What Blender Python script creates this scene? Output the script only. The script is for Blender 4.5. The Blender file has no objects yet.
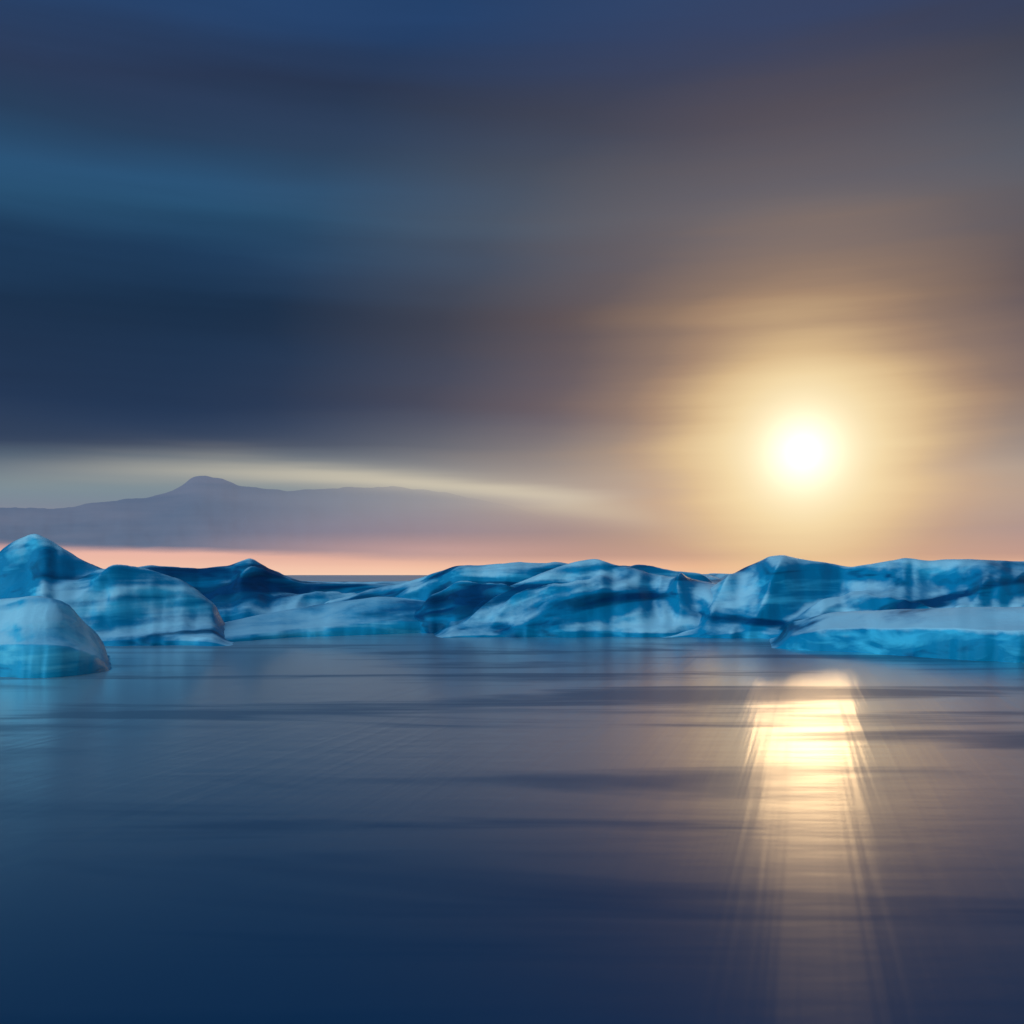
import bpy, math, random
from mathutils import Vector, noise
F=995.0; HY=575.0; CH=4.0
def lin(c):
    r=[]
    for v in c:
        v=v/255.0
        r.append(v/12.92 if v<=0.04045 else ((v+0.055)/1.055)**2.4)
    return (r[0],r[1],r[2],1.0)
sc=bpy.context.scene
sc.view_settings.view_transform='Standard'
sc.view_settings.look='None'
sc.view_settings.exposure=0
# ---------- camera (level, rising front) ----------
cd=bpy.data.cameras.new("camera"); cam=bpy.data.objects.new("camera",cd)
sc.collection.objects.link(cam); sc.camera=cam
cam.location=(0,0,CH); cam.rotation_euler=(math.radians(90),0,0)
cd.lens=36*F/1024; cd.sensor_width=36; cd.shift_y=(HY-512)/1024.0
cd.clip_end=60000; cd.clip_start=0.1
# ---------- sun ----------
SX=(803-512)/F; SZ=(HY-452)/F
sdir=Vector((SX,1,SZ)).normalized()
sl=bpy.data.lights.new("sun","SUN"); so=bpy.data.objects.new("sun",sl)
sc.collection.objects.link(so)
sl.energy=0.07; sl.angle=math.radians(5.5); sl.color=(1.0,0.66,0.32)
so.rotation_euler=sdir.to_track_quat('Z','Y').to_euler()
so.location=(100,300,60)

# ---------- node helper ----------
class N:
    def __init__(s,nt): s.nt=nt
    def _in(s,sock,v):
        if isinstance(v,bpy.types.NodeSocket): s.nt.links.new(v,sock)
        else: sock.default_value=v
    def m(s,op,a,b=None,c=None,clamp=False):
        n=s.nt.nodes.new('ShaderNodeMath'); n.operation=op; n.use_clamp=clamp
        s._in(n.inputs[0],a)
        if b is not None: s._in(n.inputs[1],b)
        if c is not None: s._in(n.inputs[2],c)
        return n.outputs[0]
    def ss(s,v,a,b,o0=0.0,o1=1.0):
        n=s.nt.nodes.new('ShaderNodeMapRange'); n.interpolation_type='SMOOTHSTEP'
        s._in(n.inputs[0],v); n.inputs[1].default_value=a; n.inputs[2].default_value=b
        n.inputs[3].default_value=o0; n.inputs[4].default_value=o1
        return n.outputs[0]
    def mix(s,f,a,b,mode='MIX'):
        n=s.nt.nodes.new('ShaderNodeMix'); n.data_type='RGBA'; n.blend_type=mode
        s._in(n.inputs[0],f); s._in(n.inputs[6],a); s._in(n.inputs[7],b)
        return n.outputs[2]
    def ramp(s,f,stops,interp='LINEAR'):
        n=s.nt.nodes.new('ShaderNodeValToRGB'); cr=n.color_ramp; cr.interpolation=interp
        stops=sorted(stops)
        cr.elements[0].position=stops[0][0]; cr.elements[0].color=stops[0][1]
        cr.elements[1].position=stops[-1][0]; cr.elements[1].color=stops[-1][1]
        for p,c in stops[1:-1]:
            e=cr.elements.new(p); e.color=c
        s._in(n.inputs[0],f); return n.outputs[0]
    def comb(s,x,y,z):
        n=s.nt.nodes.new('ShaderNodeCombineXYZ')
        s._in(n.inputs[0],x); s._in(n.inputs[1],y); s._in(n.inputs[2],z); return n.outputs[0]
    def sep(s,v):
        n=s.nt.nodes.new('ShaderNodeSeparateXYZ'); s._in(n.inputs[0],v); return n.outputs
    def noise(s,vec,scale,detail=3,rough=0.5,dist=0.0):
        n=s.nt.nodes.new('ShaderNodeTexNoise'); s._in(n.inputs['Vector'],vec)
        n.inputs['Scale'].default_value=scale; n.inputs['Detail'].default_value=detail
        n.inputs['Roughness'].default_value=rough; n.inputs['Distortion'].default_value=dist
        return n.outputs[0]
    def dot(s,v,c):
        n=s.nt.nodes.new('ShaderNodeVectorMath'); n.operation='DOT_PRODUCT'
        s._in(n.inputs[0],v); s._in(n.inputs[1],c); return n.outputs['Value']

# ---------- sky (world) ----------
w=bpy.data.worlds.new("World"); sc.world=w; w.use_nodes=True
nt=w.node_tree; nt.nodes.clear(); n=N(nt)
tc=nt.nodes.new('ShaderNodeTexCoord').outputs['Generated']
x,y,z=n.sep(tc)
az=n.m('MULTIPLY',n.m('ARCTAN2',x,y),57.29578)
zz=n.m('ABSOLUTE',z)
cv=n.comb(n.m('MULTIPLY',az,0.030),n.m('MULTIPLY',z,7.0),0.0)
n1=n.m('SUBTRACT',n.noise(cv,1.0,3,0.45),0.5)
cv2=n.comb(n.m('MULTIPLY',az,0.025),n.m('MULTIPLY',z,22.0),3.0)
n2=n.m('SUBTRACT',n.noise(cv2,1.0,4,0.5),0.5)
fade=n.ss(z,0.02,0.15)
zw=n.m('ADD',zz,n.m('MULTIPLY',n.m('MULTIPLY',n1,fade),0.07))
zw=n.m('ADD',zw,n.m('MULTIPLY',n.m('MULTIPLY',n2,n.ss(z,0.02,0.1)),0.03))
def zp(yp): 
    h=HY-yp; return h/math.sqrt(1070**2+h*h)
L=[(575,(248,206,180)),(560,(242,190,170)),(545,(226,172,162)),(530,(150,132,148)),(505,(125,135,150)),(485,(118,137,148)),(465,(92,110,128)),(440,(52,68,94)),(400,(36,55,84)),(310,(27,49,76)),
   (255,(31,60,92)),(205,(40,80,114)),(170,(42,82,118)),(125,(42,66,96)),(70,(42,57,86)),(0,(38,66,106))]
M=[(575,(252,208,174)),(566,(248,192,160)),(556,(192,152,142)),(530,(164,143,143)),(500,(176,160,152)),(470,(164,156,150)),(440,(122,124,130)),(400,(76,80,98)),(300,(52,62,80)),
   (200,(68,83,100)),(150,(62,76,94)),(90,(50,62,84)),(40,(42,58,88)),(0,(36,60,98))]
top=[(0.62,lin((36,76,125))),(0.95,lin((50,95,150)))]
Lc=n.ramp(zw,[(zp(a),lin(c)) for a,c in L]+top)
Mc=n.ramp(zw,[(zp(a),lin(c)) for a,c in M]+top)
azw=n.m('ADD',az,n.m('MULTIPLY',n1,14.0))
base=n.mix(n.ss(azw,-20.0,8.0),Lc,Mc)
# lit thin edge of the cloud bank
da=n.m('SUBTRACT',az,-17.0)
hc=n.m('SUBTRACT',0.101,n.m('MULTIPLY',n.m('MULTIPLY',da,da),0.00007))
hc=n.m('ADD',hc,n.m('MULTIPLY',n2,0.04))
d=n.m('DIVIDE',n.m('SUBTRACT',z,hc),n.m('ADD',0.014,n.m('MULTIPLY',n1,0.02)))
g=n.m('EXPONENT',n.m('MULTIPLY',n.m('MULTIPLY',d,d),-1.0))
g=n.m('MULTIPLY',g,n.m('MULTIPLY',n.ss(az,-34,-5),n.ss(az,14,0)))
base=n.mix(n.m('MULTIPLY',g,0.75),base,lin((216,206,182)))
var=n.m('ADD',1.0,n.m('MULTIPLY',n2,0.5))
vv=n.comb(var,var,var)
base=n.mix(1.0,base,vv,'MULTIPLY')
# halo round the sun
ct=n.dot(tc,sdir)
th=n.m('MULTIPLY',n.m('ARCCOSINE',n.m('MINIMUM',ct,0.999999)),57.29578)
thw=n.m('ADD',th,n.m('MULTIPLY',n.m('MULTIPLY',n2,n.ss(th,1.5,8)),5.0))
tn=n.m('DIVIDE',thw,30.0,clamp=True)
def g1(v): return (v,v,v,1)
wide=n.ramp(tn,[(0.0,g1(1)),(0.07,g1(.98)),(0.13,g1(.92)),(0.19,g1(.79)),(0.25,g1(.58)),(0.33,g1(.36)),(0.46,g1(.19)),(0.70,g1(.06)),(1.0,g1(0))])
gcol=n.ramp(tn,[(0.0,lin((255,250,236))),(0.04,lin((255,243,210))),(0.09,lin((255,235,190))),(0.14,lin((251,222,170))),(0.20,lin((240,203,150))),(0.28,lin((222,178,134))),(0.5,lin((188,148,124))),(1.0,lin((150,140,136)))])
col=n.mix(wide,base,gcol)
core=n.ss(th,7.5,0.0)
core=n.m('MULTIPLY',n.m('POWER',core,6.0),0.6)
cc=n.mix(1.0,n.comb(core,core,core),(1.0,0.90,0.68,1),'MULTIPLY')
col=n.mix(1.0,col,cc,'ADD')
# unseen bright sky patch behind the viewer, added to light the ice (Nishita)
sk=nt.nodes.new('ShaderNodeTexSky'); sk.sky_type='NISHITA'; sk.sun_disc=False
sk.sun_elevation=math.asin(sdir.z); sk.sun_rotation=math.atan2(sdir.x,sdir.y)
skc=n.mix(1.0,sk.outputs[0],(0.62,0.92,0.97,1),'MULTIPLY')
low=n.mix(1.0,sk.outputs[0],(0.03,0.07,0.08,1),'MULTIPLY')
col=n.mix(n.ss(y,0.25,-0.25),col,low)
filld=n.dot(tc,Vector((-0.62,-0.40,0.70)).normalized())
col=n.mix(n.ss(filld,0.62,0.95),col,skc)
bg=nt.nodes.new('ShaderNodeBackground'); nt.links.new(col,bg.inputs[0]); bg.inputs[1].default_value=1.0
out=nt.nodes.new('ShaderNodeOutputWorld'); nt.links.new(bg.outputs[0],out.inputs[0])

def newmat(name):
    m=bpy.data.materials.new(name); m.use_nodes=True; m.node_tree.nodes.clear()
    o=m.node_tree.nodes.new('ShaderNodeOutputMaterial'); return m,m.node_tree,N(m.node_tree),o
# ---------- water ----------
m,nt,n,o=newmat("lagoon_water")
pos=nt.nodes.new('ShaderNodeNewGeometry').outputs['Position']
px,py,pz=n.sep(pos)
v1=n.comb(n.m('MULTIPLY',px,0.05),n.m('MULTIPLY',py,0.24),0.0)
patch=n.ss(n.noise(v1,1.0,4,0.55,0.5),0.49,0.63)
patch=n.m('MULTIPLY',patch,n.ss(py,75,45))
ripv=n.comb(n.m('MULTIPLY',px,0.4),n.m('MULTIPLY',py,1.4),0.0)
rip=n.noise(ripv,1.0,2,0.5)
sw=n.comb(n.m('MULTIPLY',n.m('SUBTRACT',px,n.m('MULTIPLY',py,SX)),3.0),n.m('MULTIPLY',py,0.05),5.0)
swl=n.noise(sw,1.0,2,0.5)
bump=nt.nodes.new('ShaderNodeBump'); bump.inputs['Strength'].default_value=1.0; bump.inputs['Distance'].default_value=0.009
nt.links.new(n.m('ADD',n.m('MULTIPLY',rip,0.8),swl),bump.inputs['Height'])
tg=n.comb(1.0,0.0,0.0)
gls=[]
for r,an in ((0.185,0.2),(0.28,0.55)):
    gl=nt.nodes.new('ShaderNodeBsdfAnisotropic')
    gl.inputs['Color'].default_value=(0.99,0.95,0.92,1)
    gl.inputs['Anisotropy'].default_value=an
    nt.links.new(n.m('ADD',r,n.m('MULTIPLY',patch,0.05)),gl.inputs['Roughness'])
    nt.links.new(bump.outputs[0],gl.inputs['Normal'])
    nt.links.new(tg,gl.inputs['Tangent']); gls.append(gl)
gm=nt.nodes.new('ShaderNodeMixShader'); gm.inputs[0].default_value=0.40
nt.links.new(gls[0].outputs[0],gm.inputs[1]); nt.links.new(gls[1].outputs[0],gm.inputs[2])
df=nt.nodes.new('ShaderNodeBsdfDiffuse'); df.inputs[0].default_value=(0.0005,0.045,0.11,1)
lw=nt.nodes.new('ShaderNodeFresnel'); lw.inputs[0].default_value=2.0
fr=n.ss(lw.outputs[0],0.19,0.44,0.16,0.99)
fr=n.m('MULTIPLY',fr,n.m('SUBTRACT',1.0,n.m('MULTIPLY',patch,0.5)))
mx=nt.nodes.new('ShaderNodeMixShader'); nt.links.new(fr,mx.inputs[0]); nt.links.new(df.outputs[0],mx.inputs[1]); nt.links.new(gm.outputs[0],mx.inputs[2])
nt.links.new(mx.outputs[0],o.inputs[0]); water_mat=m
def mkobj(name,verts,faces,mat,smooth=True):
    me=bpy.data.meshes.new(name); me.from_pydata(verts,[],faces); me.update()
    if smooth: me.polygons.foreach_set('use_smooth',[True]*len(me.polygons))
    me.materials.append(mat)
    ob=bpy.data.objects.new(name,me); sc.collection.objects.link(ob); return ob
S=40000
mkobj("lagoon_water",[(-S,-S,0),(S,-S,0),(S,S,0),(-S,S,0)],[(0,1,2,3)],water_mat,False)

# ---------- ice material ----------
def icemat(name,deep,mid,light,frost,dirtamt=0.6):
    m,nt,n,o=newmat(name)
    geo=nt.nodes.new('ShaderNodeNewGeometry'); pos=geo.outputs['Position']; px,py,pz=n.sep(pos)
    q=n.m('MULTIPLY',n.m('SUBTRACT',px,py),0.16)
    al=n.m('MULTIPLY',n.m('ADD',px,py),0.03)
    v=n.comb(q,al,n.m('MULTIPLY',pz,0.6))
    f1=n.noise(v,0.8,3,0.5,0.8)
    f2=n.noise(v,2.4,4,0.55,0.7)
    fine=n.noise(pos,1.6,7,0.68)
    t=n.m('ADD',n.m('MULTIPLY',f1,0.7),n.m('MULTIPLY',f2,0.3))
    c=n.ramp(t,[(0.37,deep),(0.46,mid),(0.53,mid),(0.62,light)])
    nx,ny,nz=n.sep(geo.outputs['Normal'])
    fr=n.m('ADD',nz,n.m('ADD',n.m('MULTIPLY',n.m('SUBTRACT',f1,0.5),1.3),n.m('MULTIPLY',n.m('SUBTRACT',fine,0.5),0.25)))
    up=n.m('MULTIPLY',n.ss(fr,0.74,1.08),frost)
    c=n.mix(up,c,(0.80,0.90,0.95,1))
    dirt=n.ss(f1,0.46,0.38)
    dirt=n.m('MULTIPLY',dirt,n.ss(f2,0.42,0.60))
    c=n.mix(n.m('MULTIPLY',dirt,dirtamt),c,(0.002,0.03,0.08,1))
    p=nt.nodes.new('ShaderNodeBsdfPrincipled'); nt.links.new(c,p.inputs['Base Color'])
    p.inputs['Roughness'].default_value=0.40; p.inputs['IOR'].default_value=1.22
    bp=nt.nodes.new('ShaderNodeBump'); bp.inputs['Strength'].default_value=0.30; bp.inputs['Distance'].default_value=0.25
    nt.links.new(n.m('ADD',n.m('MULTIPLY',f2,1.0),n.m('MULTIPLY',fine,0.28)),bp.inputs['Height'])
    nt.links.new(bp.outputs[0],p.inputs['Normal'])
    nt.links.new(p.outputs[0],o.inputs[0]); return m
ice1=icemat("glacier_ice",(0.001,0.07,0.18,1),(0.003,0.27,0.47,1),(0.09,0.57,0.78,1),0.85)
ice2=icemat("pale_ice",(0.003,0.20,0.38,1),(0.02,0.42,0.65,1),(0.22,0.70,0.86,1),0.8,0.35)

def interp(pts,x):
    if x<=pts[0][0]: return pts[0][1]
    for (a,b),(c,d) in zip(pts,pts[1:]):
        if x<=c:
            t=(x-a)/(c-a); return b+(d-b)*t
    return pts[-1][1]
def smooth_interp(pts,x,r):
    return sum(interp(pts,x+k*r/3)*w for k,w in ((-3,1),(-2,2),(-1,3),(0,4),(1,3),(2,2),(3,1)))/16.0
def berg(name,topline,ybase,depth,mat,nu=260,nv=80,cliff=0.3,amp=0.5,seed=0,ridge=0.6,soft=8):
    """topline: skyline of the iceberg measured along its length; ybase its waterline"""
    x0=topline[0][0]; x1=topline[-1][0]
    V=[];Fc=[]
    for i in range(nu+1):
        u=i/nu; xp=x0+(x1-x0)*u
        yb=smooth_interp(ybase,xp,20) if isinstance(ybase,list) else ybase
        D0=CH*F/(yb-HY)
        D0+= (noise.fractal(Vector((xp*0.02,seed*7.1,0)),1,2,3))*depth*0.06
        Dr=D0+depth*ridge
        yt=smooth_interp(topline,xp,soft)
        H=CH+(HY-yt)/F*Dr
        e=min(1,min(u,1-u)*14); e=e*e*(3-2*e)
        H=max(H,0.05)*(0.15+0.85*e)
        for j in range(nv+1):
            v=j/nv
            D=D0+depth*v
            if v<ridge:
                t=v/ridge
                c=min(1,t/0.09)
                g=cliff*math.sqrt(c)+(1-cliff)*(t**1.15*(1-t)+ (1-(1-t)**2)*t)
            else:
                t=(v-ridge)/(1-ridge); g=(1-t*t)
            X=(xp-512)/F*D; Y=D
            q=(X-Y)*0.7; al=(X+Y)*0.7
            wv=noise.noise(Vector((X*0.10,Y*0.10,seed*3.3)))*1.2
            rn=1-math.sqrt(noise.noise(Vector((q*0.15+wv,al*0.04,seed*3.3)))**2+0.002)*2.2
            rn2=1-math.sqrt(noise.noise(Vector((q*0.40+wv*2,al*0.08,seed*1.7+5)))**2+0.003)*2.2
            bl=noise.noise(Vector((X*0.3,Y*0.3,seed)))
            fn=noise.fractal(Vector((X*0.9,Y*0.9,seed)),1.0,2.1,5)
            env=math.sin(math.pi*min(v,1))**0.8
            hscale=min(1,H/3.0)
            rb=1.0-0.85*math.exp(-((v-ridge)/0.14)**2)
            Z=H*g+amp*env*hscale*rb*((rn-0.55)*1.4+(rn2-0.5)*0.4+bl*0.15)+fn*0.035*hscale
            if v==0 or v==1: Z=-1.0
            V.append((X+fn*0.05,Y+fn*0.12+noise.noise(Vector((X*.4,Z*.5,seed)))*0.5,Z-0.04))
    for i in range(nu):
        for j in range(nv):
            a=i*(nv+1)+j; Fc.append((a,a+nv+1,a+nv+2,a+1))
    return mkobj(name,V,Fc,mat)

berg("iceberg",[(-90,640),(-50,606),(0,598),(38,594),(62,601),(84,617),(102,640),(116,672)],[(-90,672),(40,679),(90,675),(116,668)],8,ice2,nu=160,amp=0.5,seed=1,cliff=0.4,ridge=0.5,soft=12)
berg("iceberg",[(-160,560),(-60,568),(-10,562),(12,540),(35,530),(56,540),(78,555),(105,567),(150,573),(185,583),(212,602),(240,636)],646,13,ice1,nu=260,amp=1.5,seed=2,cliff=0.12,ridge=0.6,soft=6)
berg("iceberg",[(70,590),(110,570),(150,565),(200,568),(228,566),(250,558),(272,571),(300,582),(345,584),(400,584),(430,600)],[(70,630),(430,622)],20,ice1,nu=240,amp=1.0,seed=3,cliff=0.2,ridge=0.5,soft=4)
berg("iceberg",[(190,642),(215,624),(260,614),(320,604),(380,596),(430,600),(470,622)],[(190,645),(300,637),(470,632)],11,ice2,nu=220,amp=0.5,seed=4,cliff=0.3,ridge=0.65)
berg("iceberg",[(300,606),(350,596),(400,582),(430,570),(455,563),(480,562),(520,559),(560,562),(590,561),(640,568),(700,576),(740,604)],[(300,632),(500,634),(740,630)],17,ice1,nu=360,amp=1.7,seed=5,cliff=0.2,ridge=0.6,soft=6)
berg("iceberg",[(425,636),(450,615),(490,594),(540,573),(575,561),(597,556),(622,564),(660,574),(720,584),(760,600),(800,625)],[(425,638),(600,637),(800,637)],13,ice1,nu=340,amp=1.7,seed=6,cliff=0.12,ridge=0.68,soft=6)
berg("iceberg",[(640,634),(680,612),(720,582),(745,566),(770,556),(800,558),(850,562),(880,557),(905,553),(930,558),(1020,559),(1100,558),(1200,570)],[(640,637),(800,640),(1200,640)],16,ice1,nu=420,amp=1.5,seed=5,cliff=0.12,ridge=0.62,soft=5)
berg("ice_floe",[(765,642),(790,622),(830,612),(900,609),(960,606),(1040,606),(1180,608)],[(765,648),(850,652),(960,660),(1180,668)],10,ice1,nu=260,amp=0.35,seed=14,cliff=0.6,ridge=0.6,soft=6)
berg("distant_ice",[(-200,577),(0,573),(150,576),(330,582),(420,581),(600,576),(760,573),(900,570),(1200,570)],[(-200,596),(1200,596)],60,ice1,nu=300,amp=1.0,seed=9,cliff=0.4)

# ---------- mountain ----------
m,nt,n,o=newmat("hazy_mountain")
pos=nt.nodes.new('ShaderNodeNewGeometry').outputs['Position']; px,py,pz=n.sep(pos)
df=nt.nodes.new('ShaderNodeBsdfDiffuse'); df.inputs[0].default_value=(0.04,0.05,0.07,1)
em=nt.nodes.new('ShaderNodeEmission')  # painted haze: slopes glow in place of airlight
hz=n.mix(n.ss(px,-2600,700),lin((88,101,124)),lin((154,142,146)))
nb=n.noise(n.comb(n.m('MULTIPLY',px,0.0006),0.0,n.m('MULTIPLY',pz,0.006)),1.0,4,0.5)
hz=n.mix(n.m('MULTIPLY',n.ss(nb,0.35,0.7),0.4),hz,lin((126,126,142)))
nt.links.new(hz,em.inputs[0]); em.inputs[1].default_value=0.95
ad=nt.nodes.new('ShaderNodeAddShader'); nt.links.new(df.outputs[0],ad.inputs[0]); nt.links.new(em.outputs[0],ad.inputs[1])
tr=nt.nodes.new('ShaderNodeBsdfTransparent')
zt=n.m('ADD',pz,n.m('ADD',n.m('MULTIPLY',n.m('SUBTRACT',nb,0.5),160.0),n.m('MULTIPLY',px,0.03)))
al=n.m('MULTIPLY',n.ss(zt,50,135),n.ss(px,500,-2500))  # foot and right end fade to transparent, standing in for mist
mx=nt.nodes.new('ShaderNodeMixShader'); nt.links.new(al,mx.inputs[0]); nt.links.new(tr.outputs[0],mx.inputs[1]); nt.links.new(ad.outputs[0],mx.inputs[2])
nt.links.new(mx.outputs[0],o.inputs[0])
prof=[(-200,520),(-100,512),(0,507),(60,508),(110,500),(150,497),(178,488),(192,477),(205,474),(222,478),(240,486),(290,490),(350,487),(400,486),(450,493),(510,505),(560,522),(620,540),(700,552),(760,560)]
V=[];Fc=[];nu=400;nv=24;D0=6000
for i in range(nu+1):
    xp=-200+960*i/nu
    yt=smooth_interp(prof,xp,8)+noise.fractal(Vector((xp*0.05,3,1)),1,2,4)*1.6
    for j in range(nv+1):
        v=j/nv; D=D0+1200*v
        H=(HY-yt)/F*(D0+1200)
        Z=H*v+noise.fractal(Vector((xp*0.03,v*5,1)),1,2,4)*40*math.sin(math.pi*v)
        V.append(((xp-512)/F*D,D,Z))
for i in range(nu):
    for j in range(nv):
        a=i*(nv+1)+j; Fc.append((a,a+nv+1,a+nv+2,a+1))
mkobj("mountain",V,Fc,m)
